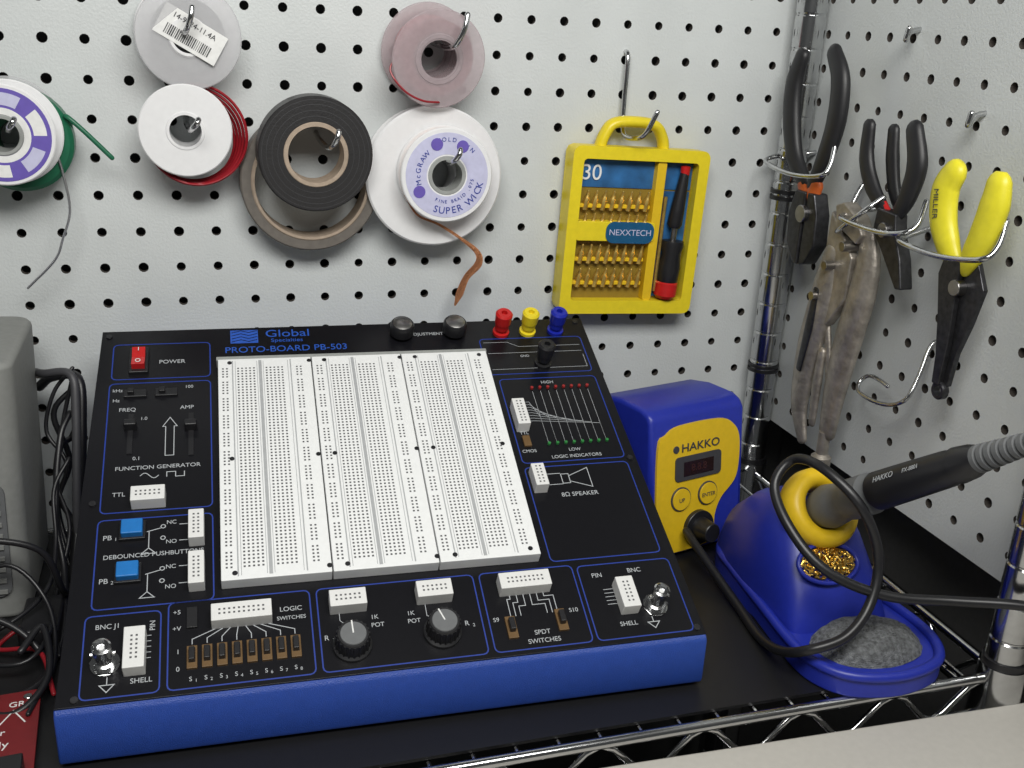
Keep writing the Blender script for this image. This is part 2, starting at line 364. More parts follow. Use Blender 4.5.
def sock(u,v,w,h,nx,ny):
    box(pn,'pin_socket',(u,v,.19),(w,h,.36),WHITEC,.02)
    R_=[]
    for i in range(nx):
        for j in range(ny):
            a=u+(i-(nx-1)/2)*.1; b=v+(j-(ny-1)/2)*.1; R_.append((a-.022,b-.022,a+.022,b+.022))
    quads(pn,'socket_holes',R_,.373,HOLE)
sock(10.6,6.9,.34,.92,2,8);sock(10.6,4.72,.34,.7,2,6);sock(1.27,4.98,.75,.42,6,2);sock(2.33,4.0,.34,.8,2,6);sock(2.33,2.82,.34,.85,2,6)
sock(3.25,1.62,1.25,.42,10,2);sock(5.5,1.68,.8,.42,6,2);sock(7.42,1.7,.8,.42,6,2);sock(9.52,1.7,1.2,.42,9,2);sock(11.85,1.1,.42,.82,2,6);sock(1.12,1.0,.42,.95,2,6)
box(pn,'rocker_bezel',(.9,9.62,.07),(.48,.92,.14),BLACK,.03)
prism(pn,'rocker',[(-.35,0),(-.35,.22),(0,.12),(.35,.16),(.35,0)],.32,RED,M=frameM((.74,9.62,.1),(0,1,0),(0,0,1)),smooth=False)
text(pn,'mark','I',(.9,9.85,.3),.18,PAPER); text(pn,'mark','O',(.9,9.4,.32),.18,PAPER)
for (u,v0,v1) in((.78,6.45,7.75),(2.2,6.3,7.7)):
    box(pn,'slider_slot',(u,(v0+v1)/2,.045),(.12,v1-v0,.03),BLACK); box(pn,'slider_knob',(u,(v0+v1)/2+.2,.15),(.3,.2,.28),BLACK,.04)
for (u,v) in((.85,8.45),(1.6,8.45)): box(pn,'slide_body',(u,v,.06),(.55,.25,.08),BLACK,.02); box(pn,'slide_nub',(u-.1,v,.14),(.15,.15,.15),BLACK,.02)
for (u,v) in((.95,4.12),(.9,2.98)):
    box(pn,'button_frame',(u,v,.07),(.56,.5,.12),BLACK,.02); box(pn,'button_cap',(u,v,.19),(.46,.4,.2),BTN,.03)
for i in range(8):
    u=2.23+.3*i; box(pn,'switch_frame',(u,.78,.05),(.21,.52,.08),BRN,.01); box(pn,'switch_well',(u,.82,.092),(.13,.34,.01),BLACK); box(pn,'switch_nub',(u,.8,.15),(.12,.3,.16),BLACK,.02)
box(pn,'switch_frame',(2.23,1.72,.06),(.22,.5,.08),BLACK,.01)
for (u,v) in((9.02,.66),(10.2,.72)):
    box(pn,'switch_frame',(u,v,.05),(.23,.55,.08),BRN,.01); box(pn,'switch_nub',(u,v+.02,.15),(.13,.3,.18),BLACK,.02)
box(pn,'switch_frame',(10.62,6.08,.05),(.2,.36,.08),BRN,.01)
for (u,v,a) in((5.5,.66,.6),(7.47,.74,.9)):
    lathe(pn,'pot_knob',[(0,.03),(.42,.03),(.42,.12),(.36,.16),(.34,.5),(.32,.53),(0,.53)],BLACK,(u,v,0),(0,0,1),40,ang=25)
    for k in range(20):
        t=k*2*math.pi/20; cyl(pn,'knurl',(u+.355*math.cos(t),v+.355*math.sin(t),.12),(u+.335*math.cos(t),v+.335*math.sin(t),.5),.03,BLACK,seg=6)
    lathe(pn,'knob_cap',[(0,.55),(.27,.55),(.28,.53)],GREY,(u,v,0),(0,0,1),32)
    box(pn,'pointer',(u+.15*math.cos(a+1),v+.15*math.sin(a+1),.555),(.3,.03,.01),PAPER,rot=(0,0,a+1))
for u in(7.9,9.42):
    lathe(pn,'adjust_knob',[(0,.03),(.2,.03),(.2,.1),(.34,.14),(.34,.42),(.3,.48),(.0,.48)],BLACK,(u,10.35,0),(0,0,1),32)
    lathe(pn,'adjust_cap',[(0,.54),(.2,.52),(.27,.485)],STEEL,(u,10.35,0),(0,0,1),32)
for (u,v,m) in((10.8,10.3,RED),(11.6,10.3,YEL),(12.45,10.3,BLUEP),(11.75,8.95,BLACK)):
    lathe(pn,'binding_post',[(0,.03),(.24,.03),(.24,.12),(.15,.14),(.15,.2),(.2,.24),(.2,.42),(.23,.44),(.25,.76),(.2,.82),(.09,.82),(.08,.7),(0,.7)],m,(u,v,0),(0,0,1),28,ang=30)
for (u,v) in((.55,.85),(12.5,.82)):
    lathe(pn,'bnc_connector',[(0,.03),(.29,.03),(.29,.08),(.22,.09),(.22,.22),(.17,.24),(.17,.52),(.19,.54),(.19,.72),(.15,.74),(.13,.6),(0,.6)],CHROME,(u,v,0),(0,0,1),32,ang=30)
    for s in(-1,1): cyl(pn,'bayonet_pin',(u+s*.17,v,.45),(u+s*.24,v,.45),.035,CHROME,seg=8)
    cyl(pn,'bnc_core',(u,v,.5),(u,v,.68),.06,WHITEP,seg=10)
    prism(pn,'hex_nut',[(.3*math.cos(k*math.pi/3),.3*math.sin(k*math.pi/3)) for k in range(6)],.1,CHROME,M=Matrix.Translation((u,v,.03)),smooth=False)
bb=sub(pn,'solderless_breadboard',(2.83,2.38,.03),(0,0,-.006))
BW,BL=7.24,6.9
R_=[];G_=[];Sc=[]
sw=BW/3
for k in range(3):
    box(bb,'strip',(k*sw+sw/2,BL/2,.165),(sw-.03,BL,.33),WHITEP,.02)
    x0=k*sw
    cols=[.14,.24]+[.52+.1*i for i in range(5)]+[1.24+.1*i for i in range(5)]+[2.02,2.12]
    ncol=len(cols)
    for ci,cx in enumerate(cols):
        bus=ci<2 or ci>=ncol-2
        for r in range(64):
            if bus and r%6==5: continue
            y=.33+r*.0985
            R_.append((x0+cx-.023,y-.023,x0+cx+.023,y+.023))
    for gx,gw in((.38,.03),(1.08,.08),(1.86,.03)): G_.append((x0+gx-gw/2,.08,x0+gx+gw/2,BL-.08))
    for gx in(.45,1.0,1.16,1.79): Sc.append((x0+gx-.007,.1,x0+gx+.007,BL-.1))
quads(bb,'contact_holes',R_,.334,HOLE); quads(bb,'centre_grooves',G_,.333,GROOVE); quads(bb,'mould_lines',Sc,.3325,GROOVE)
for x in(.31,2.35,2.75,4.78,5.2,7.0):
    for y in(.17,3.45,6.75): cyl(bb,'mount_screw',(x,y,.31),(x,y,.345),.06,DSTEEL,seg=12)
box(bb,'backing_plate',(BW/2,BL+.1,.12),(BW+.06,.14,.3),LGREY,.02)

# ------------------------------------------------------------------ soldering station
st=root('soldering_station',(11.4,-4.2,0),math.radians(14))
WS=3.5
prof=[(-1.8,.15),(-1.75,0),(1.7,0),(1.75,.2),(1.75,2.9),(1.55,3.75),(1.0,4.2),(.2,4.37),(-.8,4.4),(-1.12,4.3),(-1.28,4.08)]
prism(st,'housing',prof,WS,HBLUE,bevel=.36,M=frameM((-WS/2,0,0),(0,1,0),(0,0,1)),seg=6)
fp=sub(st,'front_panel',(0,-1.79,.12),(math.radians(83.0),0,0))
pl=[(p.x,p.y) for p in crom([(-1.3,.08,0),(.3,.08,0),(.6,.35,0),(.62,.9,0),(.85,1.4,0),(1.35,1.85,0),(1.5,2.4,0),(1.48,3.2,0),(1.2,3.62,0),(.7,3.82,0),(-.75,3.82,0),(-1.25,3.62,0),(-1.55,3.2,0),(-1.55,.4,0)],4,True)]
prism(fp,'yellow_face',pl,.1,YELH,M=Matrix.Translation((0,0,-.03)))
prism(fp,'display_bezel',rrect(1.7,.72,.12,4,-.08,2.55),.06,DGREY,M=Matrix.Translation((0,0,.05)))
box(fp,'display',(-.08,2.53,.115),(1.1,.42,.02),DISP)
text(fp,'label','HAKKO',(-.0,3.15,.085),.34,DGREY,sx=1.2,ex=.01)
cyl(fp,'logo_dot',(-.9,3.15,.05),(-.9,3.15,.09),.11,DGREY,seg=16)
text(fp,'label','8.8.8',(-.08,2.53,.13),.3,DIG)
for (x,s) in((-.7,'UP'),(.3,'ENTER')):
    cyl(fp,'button_ring',(x,1.65,.05),(x,1.65,.11),.36,DGREY,seg=28); cyl(fp,'button',(x,1.65,.09),(x,1.65,.14),.32,YELH,seg=28)
    text(fp,'label',s,(x,1.62,.145),.17,DGREY,ex=.006)
cyl(fp,'connector_base',(-.05,.68,.05),(-.05,.68,.22),.52,BLACK,seg=32); cyl(fp,'connector_plug',(-.05,.68,.2),(-.05,.68,.75),.34,BLACK,r1=.28,seg=24)

# ------------------------------------------------------------------ iron holder
hd=root('soldering_iron_stand',(13.3,-10,0))
def loft(parent,name,secs,mt,n=18,e=.62):
    v=[];f=[]
    for (y,cx,hw,h) in secs:
        for i in range(n+1):
            a=math.pi*i/n; c=math.cos(a); s=math.sin(a)
            v.append((cx+hw*math.copysign(abs(c)**e,c),y,h*abs(s)**e))
    k=n+1
    for j in range(len(secs)-1):
        for i in range(n): f.append((j*k+i,j*k+i+1,(j+1)*k+i+1,(j+1)*k+i))
        f.append((j*k+n,j*k,(j+1)*k,(j+1)*k+n))
    f.append(tuple(range(k))); f.append(tuple((len(secs)-1)*k+i for i in range(k)))
    return mk(parent,name,v,f,mt,smooth=True,ang=50)
base=[(-.7,3.7),(.6,3.7),(1.2,3.2),(1.5,2.2),(1.75,.2),(1.95,-1.3),(1.85,-2.3),(1.3,-3.05),(.1,-3.35),(-1.1,-3.1),(-1.7,-2.4),(-1.8,-1.4),(-1.65,.2),(-1.45,2.2),(-1.3,3.1)]
bc=[(p.x,p.y) for p in crom([(a,b,0) for a,b in base],5,True)]
prism(hd,'base',bc,.5,HBLUE,bevel=.06)
tube(hd,'tray_rim',[(a*.97,b*.985,.55) for a,b in bc],.13,HBLUE,closed=True,smooth=False,seg=10)
loft(hd,'tower',[(3.6,-.1,.9,.6),(3.5,-.1,1.05,1.3),(3.1,-.1,1.22,2.1),(2.3,-.1,1.38,2.8),(1.3,-.1,1.48,3.15),(.7,-.1,1.5,3.1),(.2,-.1,1.48,2.75),(-.3,-.1,1.46,2.2),(-.75,-.1,1.44,1.65),(-1.05,-.1,1.4,1.1),(-1.2,-.1,1.35,.55)],HBLUE)
axd=Vector((.06,-.8,.6)).normalized(); rc=Vector((-.2,.55,2.95))
lathe(hd,'receptacle_ring',[(.6,-.3),(1.0,-.1),(1.05,.1),(1.03,.4),(.93,.55),(.8,.6),(.62,.52),(.5,.2),(.48,-.2)],YELH,rc,axd,48,closed=True,ang=50)
pts=[];c0=Vector((-.35,-.5,1.98)); n0=Vector((0,-.72,.69)); ex_=Vector((1,0,0)); ey_=n0.cross(ex_)
for i in range(460):
    a=random.uniform(0,2*math.pi); r=.7*math.sqrt(random.random()); h=.3*(1-(r/.74)**2)*random.uniform(.3,1)
    pts.append(c0+ex_*r*1.1*math.cos(a)+ey_*r*.6*math.sin(a)+n0*h)
srt=[pts.pop()]
while pts:
    near=sorted(range(len(pts)),key=lambda i:(pts[i]-srt[-1]).length)[:6]; srt.append(pts.pop(random.choice(near)))
tube(hd,'brass_wool',srt,.022,BRASS,seg=5,n=4)
wc=[]
for i in range(40):
    a=2*math.pi*i/40; wc.append(c0+n0*.05+ex_*.84*math.cos(a)+ey_*.5*math.sin(a))
tube(hd,'wool_opening_rim',wc,.06,HBLUE,closed=True,smooth=False,seg=8)
sv=[];sf=[];nr,na=10,40
for i in range(nr+1):
    for j in range(na):
        a=2*math.pi*j/na; r=i/nr; sv.append((.1+1.45*r*math.cos(a)*(1+.03*math.sin(5*a)),-1.9+1.0*r*math.sin(a),.5+.45*(1-r**4)+random.uniform(-.035,.035)))
for i in range(nr):
    for j in range(na): sf.append((i*na+j,i*na+(j+1)%na,(i+1)*na+(j+1)%na,(i+1)*na+j))
mk(hd,'sponge',sv,sf,SPONGE,smooth=True,ang=180)
io=Vector((13.12,-9.5,2.95))
ir=root('soldering_iron',io)
def al(t): return axd*t
lathe(ir,'iron_body',[(0,-1.6),(.08,-1.6),(.12,-.8),(.3,-.3),(.4,.1),(.5,.3),(.56,.6),(.5,1.0),(.44,1.3),(.5,1.45),(.5,2.2),(.42,2.3),(.4,2.5)],GREY,(0,0,0),axd,36)
lathe(ir,'grip',[(.4,2.45),(.46,2.5),(.44,3.4),(.4,4.8),(.36,5.1)],BLACK,(0,0,0),axd,36)
lathe(ir,'handle_end',[(.36,5.1),(.4,5.12),(.36,5.5),(.3,5.7)],BLACK,(0,0,0),axd,36)
pr=[]
for k in range(9): pr+=[(.3-.012*k,5.7+k*.2),(.3-.012*k,5.82+k*.2),(.22-.01*k,5.84+k*.2),(.22-.01*k,5.9+k*.2)]
lathe(ir,'strain_relief',pr+[(0,7.6)],GREY,(0,0,0),axd,24)
zz=Vector((-.55,-.45,.7)); xx=axd; zz=(zz-xx*zz.dot(xx)).normalized(); yy=zz.cross(xx)
for (s,t_,sz,o_) in(('HAKKO',3.2,.2,.455),('FX-8801',4.1,.15,.44)):
    tx=text(ir,'label',s,al(t_)+zz*o_,sz,INK,ex=.002); tx.rotation_euler=Matrix((xx,yy,zz)).transposed().to_euler()
e0=io+axd*7.5
cb=root('power_cable')
tube(cb,'iron_cord',[(11.25,-6.3,.9),(11.27,-6.7,.78),(11.4,-7.85,.4),(11.42,-9.2,.16),(11.25,-10.6,.16),(11.15,-11.7,.5),(11.35,-12.45,1.0),(12.2,-12.6,1.35),(12.95,-12.3,2.0),(13.2,-11.95,3.0),(12.65,-11.75,4.2),(12.15,-10.8,4.8),(12.0,-9.8,4.6),(11.5,-9.9,4.0),(11.5,-10.75,3.3),(12.0,-11.7,2.6),(13.3,-12.3,2.1),(14.8,-12.9,2.1),(16.0,-13.8,2.35),(16.8,-15.5,2.8),(16.5,-18,5),(15.2,-17.6,7.2),(e0.x+.2,e0.y-.8,e0.z+.5),tuple(e0)],.125,BLACK,seg=10)

# ------------------------------------------------------------------ left side : speaker, cords, pcb
spk=root('computer_speaker',(-7.95,-3.3,0),.02,rot=(0,math.radians(2.0),.0))
prism(spk,'cabinet',rrect(3.7,4.2,.5,6),6.6,SPKG,bevel=.18,seg=3)
prism(spk,'grille',rrect(3.0,3.0,.3,5),.1,GREY,M=frameM((0,-2.08,2.2),(1,0,0),(0,0,1)))
for k in range(10): box(spk,'grille_slat',(0,-2.2,.85+k*.3),(2.8,.06,.1),SPKG)
cyl(spk,'tweeter',(0,-2.1,5.4),(0,-2.2,5.4),.6,DGREY)
cyl(spk,'volume_knob',(1.2,-2.1,4.4),(1.2,-2.3,4.4),.15,DGREY)
lc=root('cable_bundle')
tube(lc,'grey_cord',[(-6.0,-1.1,4.9),(-5.7,-2.0,5.15),(-4.98,-2.5,5.25),(-4.9,-2.9,4.4),(-5.0,-3.5,2.5),(-5.15,-4,.3),(-5.2,-5.5,.2)],.11,DGREY,seg=10)
tube(lc,'black_cord',[(-6.0,-.9,4.4),(-5.6,-1.3,4.8),(-4.9,-1.8,4.9),(-4.85,-2.4,3.8),(-5.0,-3.2,2.0),(-5.2,-4.4,.3)],.13,BLACK,seg=10)
for k,pp in enumerate([[(-5.1,-2.5,4.2),(-5.34,-3,3.65),(-5.5,-4,1.98),(-5.3,-5,.8),(-5.25,-7,.15),(-5.6,-8.6,.12)],[(-5.0,-2.2,5.0),(-5.3,-2.4,3.9),(-5.55,-3,2.6),(-5.2,-4,1.6),(-5.5,-5.5,.4),(-5.25,-7.5,.12)],[(-5.9,-8.2,.8),(-5.5,-7.6,1.0),(-5.3,-8.8,.5),(-5.9,-9.6,.2),(-6.8,-9.2,.3),(-7.5,-8.5,.8)],[(-7.6,-6.2,1.0),(-6.4,-6.0,1.8),(-5.5,-6.6,1.0),(-5.3,-8,.2),(-5.6,-9.8,.3)],[(-8,-6.6,2.6),(-6.8,-6.4,2.7),(-5.6,-6.2,2.2),(-5.25,-6.0,1.0),(-5.3,-5,.3)],
  [(-5.0,-1.8,5.2),(-5.5,-2.0,4.6),(-5.75,-2.2,3.6),(-5.3,-2.6,2.8),(-5.6,-3,1.6),(-5.3,-4,.4)],[(-5.0,-1.5,4.6),(-5.6,-1.7,3.9),(-5.3,-1.9,2.6),(-5.7,-2.1,1.4),(-5.4,-3,.2)],[(-5.2,-5.2,.15),(-5.9,-6.2,.4),(-6.6,-7,.2),(-5.6,-7.8,.5),(-5.2,-9,.15)],[(-8,-7.5,.6),(-7,-7.2,1.2),(-6,-7.5,.9),(-5.4,-8.2,.2),(-6.2,-9,.15),(-7.5,-8.2,.15)],[(-5.15,-3.2,3.2),(-5.5,-3.8,2.6),(-5.45,-4.8,1.6),(-5.6,-6,1.0),(-6.5,-7,.7),(-8,-7.2,.3)],
  [(-4.9,-1.4,4.0),(-5.2,-1.6,3.2),(-5.5,-2,3.0),(-5.6,-2.6,2.0),(-5.2,-3,1.0),(-5.5,-3.8,.3)],[(-8,-6,.2),(-7,-6.4,.5),(-6,-6.4,.3),(-5.4,-7.2,.7),(-5.9,-8.2,.5),(-7.6,-7.6,.4)]]):
    tube(lc,'thin_cord',pp,.055 if k%2 else .08,BLACK if k!=7 else REDW,seg=8)
box(lc,'power_adapter',(-5.7,-6.3,.3),(.9,1.6,.6),BLACK,.08)
pc=root('red_circuit_board',(-6.6,-10.6,.1),.06)
box(pc,'board',(0,0,.12),(2.5,3.3,.07),PCBR,.01)
for (x,y) in((-1,-1.4),(1,-1.4),(-1,1.4),(1,1.4)): cyl(pc,'standoff',(x,y,-.1),(x,y,.2),.09,CHROME,seg=10)
text(pc,'label','Power',(.3,.3,.16),.26,PAPER); text(pc,'label','Supply',(.35,-.1,.16),.3,PAPER);text(pc,'label','GR',(.8,1.2,.16),.24,PAPER); text(pc,'label','V3',(.7,-.8,.16),.2,PAPER)
strip(pc,'antenna_mark',[(.5,.55),(.75,1.0),(1.0,.55)],.03,.16,PAPER)
box(pc,'terminal_block',(-.7,-1.1,.3),(.9,.35,.35),BLACK,.02); cyl(pc,'capacitor',(-.5,.8,.15),(-.5,.8,.6),.2,DGREY); box(pc,'regulator',(.2,1.35,.3),(.45,.15,.4),BLACK,.02)
box(pc,'dc_jack',(.85,-1.25,.35),(.5,.6,.42),BLACK,.03)
for k in range(4): cyl(pc,'header_pin',(.2+.14*k-.2,-1.35,.15),(.2+.14*k-.2,-1.35,.35),.03,CHROME,seg=6)

# ------------------------------------------------------------------ hooks on back wall
def hook(x,z,L=2.0,tip=.8,dx=.25,par=None):
    h=par or root('pegboard_hook'); 
    tube(h,'hook_wire',[(x,.12,z+.1),(x,-.12,z),(x,-.7,z-.05),(x+dx*.3,-L*.8,z-.12),(x+dx*.6,-L,z-.02),(x+dx,-L-.15,z+tip*.5),(x+dx*1.2,-L-.1,z+tip)],.075,CHROME,seg=8)
Y_=Vector((0,-1,0))
hook(-1.75,13.85,1.7,.5)
a=root('wire_spool',(-1.62,0,13.7)); ax=Vector((.04,-1,-.05))
ring(a,'rear_flange',(0,0,0),ax,.42,1.3,.2,.28,SPW); ring(a,'front_flange',(0,0,0),ax,.42,1.3,1.2,1.28,SPT); ring(a,'hub',(0,0,0),ax,.4,.5,.2,1.3,SPW)
ring(a,'wire_winding',(0,0,0),ax,.55,.9,.28,1.15,LGREY)
lb=sub(a,'label_print',(.1,-1.33,.0),(0,math.radians(30),0)); 
box(lb,'barcode_label',(0,.02,0),(1.65,.02,.78),PAPER)
text(lb,'print','14-9424-11.4A',(0,0,.22),.19,DGREY,rot=(math.pi/2,0,0))
for k in range(24): box(lb,'bar',(-.58+.05*k,0,-.16),(random.choice((.012,.02,.03)),.01,.26),DGREY)
hook(-1.75,11.5,2.0,.2)
b=root('wire_spool',(-1.78,0,11.33)); 
ring(b,'rear_flange',(0,0,0),Y_,.4,1.1,.3,.4,SPW); ring(b,'red_winding',(0,0,0),Y_,.5,1.05,.4,1.25,REDW,c=.12); ring(b,'front_flange',(0,0,0),Y_,.42,1.17,1.25,1.36,SPW); ring(b,'hub',(0,0,0),Y_,.4,.5,.3,1.38,SPW)
for k in range(5):
    P_=[]; r=1.1+.045*k; ox=.14+.03*k; oz=-.3+.04*k
    for i in range(16):
        t=2*math.pi*i/16; P_.append((ox+r*math.cos(t),-.55-.12*k+.06*math.sin(3*t+k),oz+r*math.sin(t)))
    tube(b,'loose_red_wire',P_,.045,REDW,seg=6,n=4,closed=True)
hook(-5.95,11.45,2.2,.2)
c=root('wire_spool',(-6.05,0,11.2))
ring(c,'green_rear_flange',(0,0,0),Y_,.4,1.3,.15,.23,SPT); ring(c,'green_winding',(.25,0,-.22),Y_,.5,1.28,.25,.9,GREENW,c=.1)
ring(c,'solder_winding',(0,0,0),Y_,.5,1.0,1.0,1.6,SOLD); ring(c,'rear_flange',(.05,0,0),Y_,.45,1.28,.95,1.02,SPW); ring(c,'front_flange',(0,0,0),Y_,.42,1.22,1.6,1.7,SPW)
ring(c,'label_ring',(0,0,0),Y_,.5,1.12,1.7,1.71,PURP,c=.004)
ring(c,'label_inner',(0,0,0),Y_,.5,.66,1.71,1.714,PAPER,c=.002)
for k in range(6): lathe(c,'label_patch',[(.72,1.716),(1.02,1.716)],LAV if k%2 else PAPER,(0,0,0),Y_,8,a0=k*60,a1=k*60+38)
ring(c,'hub',(0,0,0),Y_,.4,.5,.9,1.73,LGREY)
tube(c,'green_wire_end',[(1.2,-.5,-.6),(1.45,-.6,.1),(1.4,-.9,.4),(1.8,-1,.05),(2.42,-1,-.62)],.065,GREENW,seg=8)
tube(c,'solder_end',[(1.05,-.9,-.3),(1.2,-.95,-1.0),(1.29,-1,-1.95),(1.05,-1,-2.7),(.8,-1,-3.27),(.08,-1,-4.0)],.035,SOLD,seg=6)
hook(1.7,11.15,2.4,.35)
d=root('electrical_tape_roll',(1.47,0,10.83)); axt=Vector((.02,-1,-.02))
ring(d,'tape',(0,0,0),axt,.86,1.52,.95,1.7,TAPE,seg=72,c=.04); ring(d,'core',(0,0,0),axt,.74,.86,.95,1.71,CARD,c=.02)
for r in(1.0,1.15,1.3,1.42): lathe(d,'layer_line',[(r,1.702),(r+.005,1.7035),(r+.01,1.702)],DGREY,(0,0,0),axt,64)
d2=root('duct_tape_roll',(1.45,0,9.93)); ring(d2,'tape',(0,0,0),Y_,1.62,1.9,.08,.85,DUCT,seg=72,c=.04); ring(d2,'core',(0,0,0),Y_,1.52,1.62,.06,.87,CARD)
hook(4.9,13.75,2.0,.75,.45)
e=root('wire_spool',(4.78,0,13.5)); axe=Vector((.05,-1,-.12))
ring(e,'rear_flange',(0,0,0),axe,.5,1.32,.2,.26,SPP); ring(e,'pink_winding',(0,0,0),axe,.7,1.0,.28,1.4,PINKW,c=.08); ring(e,'front_flange',(0,0,0),axe,.5,1.3,1.42,1.48,SPP); ring(e,'hub',(0,0,0),axe,.55,.68,.2,1.5,SPP)
tube(e,'loose_end',[(-1.0,-1.3,-.1),(-1.25,-1.4,-.5),(-.9,-1.6,-1.0),(-.4,-1.6,-1.25),(.1,-1.4,-1.3)],.03,REDW,seg=6)
hook(5.0,10.75,2.2,.3)
g=root('wire_spool',(4.9,0,10.12)); ring(g,'rear_flange',(0,0,0),Y_,.6,1.9,.1,.2,SPW); ring(g,'hub',(0,0,0),Y_,.6,.8,.1,1.0,SPW); ring(g,'front_flange',(0,0,0),Y_,.7,1.97,.9,1.02,SPW,c=.05,seg=72)
ring(g,'winding',(0,0,0),Y_,.8,1.5,.2,.9,LGREY)
w=root('desoldering_braid_spool',(5.08,0,10.27))
ring(w,'rear_flange',(0,0,0),Y_,.45,1.3,1.08,1.18,SPW,seg=64); ring(w,'front_flange',(0,0,0),Y_,.45,1.3,1.62,1.74,SPW,seg=64); ring(w,'braid_winding',(0,0,0),Y_,.55,1.15,1.18,1.62,COPPER); ring(w,'hub',(0,0,0),Y_,.43,.55,1.08,1.76,LGREY)
ring(w,'label_ring',(0,0,0),Y_,.58,1.17,1.74,1.75,LAV,c=.004,seg=64)
def arc_text(par,s,r,a_mid,step,size,mt,y,inward=True):
    n=len(s)
    for i,ch in enumerate(s):
        if ch==' ': continue
        a_=a_mid+(i-(n-1)/2)*step*(1 if inward else -1)
        x=r*math.cos(a_); z=r*math.sin(a_)
        rt=(a_+math.pi/2) if inward else (a_-math.pi/2)
        o=text(par,'letter',ch,(x,y,z),size,mt); o.rotation_euler=(Matrix.Rotation(math.pi/2,3,'X')@Matrix.Rotation(rt,3,'Z')).to_euler()
arc_text(w,'SUPER WICK',.98,math.radians(-62),.18,.27,NAVY,-1.76)
arc_text(w,'GOLD TIN',.98,math.radians(75),.15,.16,NAVY,-1.76,False)
arc_text(w,'McGRAW',.82,math.radians(165),.2,.2,NAVY,-1.76,False)
arc_text(w,'FINE BRAID .075',.73,math.radians(-62),.13,.13,NAVY,-1.76)
for aa in(62,110,-150): cyl(w,'label_dot',(.9*math.cos(math.radians(aa)),-1.75,.9*math.sin(math.radians(aa))),(.9*math.cos(math.radians(aa)),-1.765,.9*math.sin(math.radians(aa))),.17,PURP,seg=20)
tube(w,'loose_braid',[(-1.1,-1.35,-.6),(-.75,-1.4,-1.15),(-.1,-1.35,-1.45),(.6,-1.2,-1.9),(1.15,-1,-2.35),(1.2,-1,-2.7),(.85,-1,-3.1),(.65,-1,-3.6),(.52,-1,-3.95)],[.03,.03,.035,.045,.08,.12,.1,.12,.03],COPPER,seg=8,up=(0,1,0),flat=.35)

# ------------------------------------------------------------------ bit set case
k0=root('screwdriver_bit_set',(11.28,0,8.42),rot=(0,math.radians(2.0),0))
def fr(name,x0,z0,x1,z1,y0,y1,m,bv=.02,r=.1):
    return prism(k0,name,rrect(x1-x0,z1-z0,r,2,(x0+x1)/2,(z0+z1)/2),y0-y1,m,bevel=bv,M=frameM((0,y0,0),(1,0,0),(0,0,1)))
fr('back_shell',-2.23,-2.58,2.23,2.53,-.12,-.5,YEL,.03,.22)
po=rrect(4.5,5.15,.25,5,0,-.025); pi_=rrect(3.8,4.35,.12,5,0,.0)
n=len(po); v=[(a_,-.45,b_) for a_,b_ in po]+[(a_,-.9,b_) for a_,b_ in po]+[(a_,-.45,b_) for a_,b_ in pi_]+[(a_,-.9,b_) for a_,b_ in pi_]
f=[]
for i in range(n):
    j=(i+1)%n; f+=[(i,j,n+j,n+i),(n+i,n+j,3*n+j,3*n+i),(3*n+i,3*n+j,2*n+j,2*n+i),(2*n+i,2*n+j,j,i)]
mk(k0,'shell_rim',v,f,YEL,smooth=True,ang=30)
fr('mid_bar',-1.93,-.3,.7,.3,-.47,-.86,YEL); fr('divider',.56,-2.2,.86,2.2,-.47,-.82,YELH)
fr('tray',-1.93,-2.2,1.93,2.2,-.49,-.52,NEXI,0,.05)
fr('insert_card',-1.89,1.3,1.86,2.12,-.53,-.56,CARDB,0,.02)
text(k0,'label','30',(-1.5,-.6,1.72),.66,PAPER,rot=(math.pi/2,0,0))
for zr in(1.05,.35,-.6,-1.35): 
    box(k0,'bit_rack',(-.68,-.62,zr-.3),(2.35,.2,.12),YELH,.02)
    for i in range(8):
        x=-1.66+i*.285
        lathe(k0,'bit',[(0,0),(.09,0),(.09,.34),(.055,.4),(.04,.58),(0,.62)],GOLD,(x,-.68,zr-.42),(0.1,-.12,1),6)
fr('drawer_slot',.95,-2.1,1.85,1.25,-.53,-.56,CARDB,0,.02)
lathe(k0,'driver_shaft',[(0,0),(.1,0),(.1,.9),(0,.9)],STEEL,(1.42,-.72,-.55),(0,0,1),12)
lathe(k0,'driver_handle',[(0,0),(.18,0),(.24,.1),(.22,.6),(.18,1.2),(.14,1.7),(0,1.7)],BLACK,(1.38,-.75,.15),(.08,0,1),16)
lathe(k0,'driver_cap',[(0,0),(.14,0),(.15,.25),(0,.28)],RED,(1.52,-.75,1.8),(0,0,1),16)
lathe(k0,'screwdriver_handle',[(0,0),(.28,0),(.36,.1),(.36,.5),(.3,.55)],RED,(1.35,-.78,-2.1),(0.03,0,1),20)
lathe(k0,'screwdriver_grip',[(.3,.5),(.34,.6),(.36,1.0),(.3,1.45),(.36,1.7),(.34,1.85),(0,1.88)],BLACK,(1.35,-.78,-2.1),(.03,0,1),20)
lathe(k0,'spare_shaft',[(0,0),(.06,0),(.06,3.0),(0,3.0)],GOLD,(1.0,-.7,-1.9),(0,0,1),10)
prism(k0,'oval_label',rrect(1.6,.66,.26,6),.05,NEXB,M=frameM((-.15,-.85,-.02),(1,0,0),(0,0,1)))
text(k0,'label','NEXXTECH',(-.15,-.91,-.02),.26,LAV,rot=(math.pi/2,0,0),sx=1.05)
tube(k0,'handle',[(-1.3,-.5,2.5),(-1.2,-.52,2.85),(-.95,-.55,3.2),(-.3,-.56,3.28),(.4,-.55,3.2),(.7,-.52,2.85),(.8,-.5,2.5)],.17,YEL,seg=10,up=(0,1,0),flat=1.5,n=6)
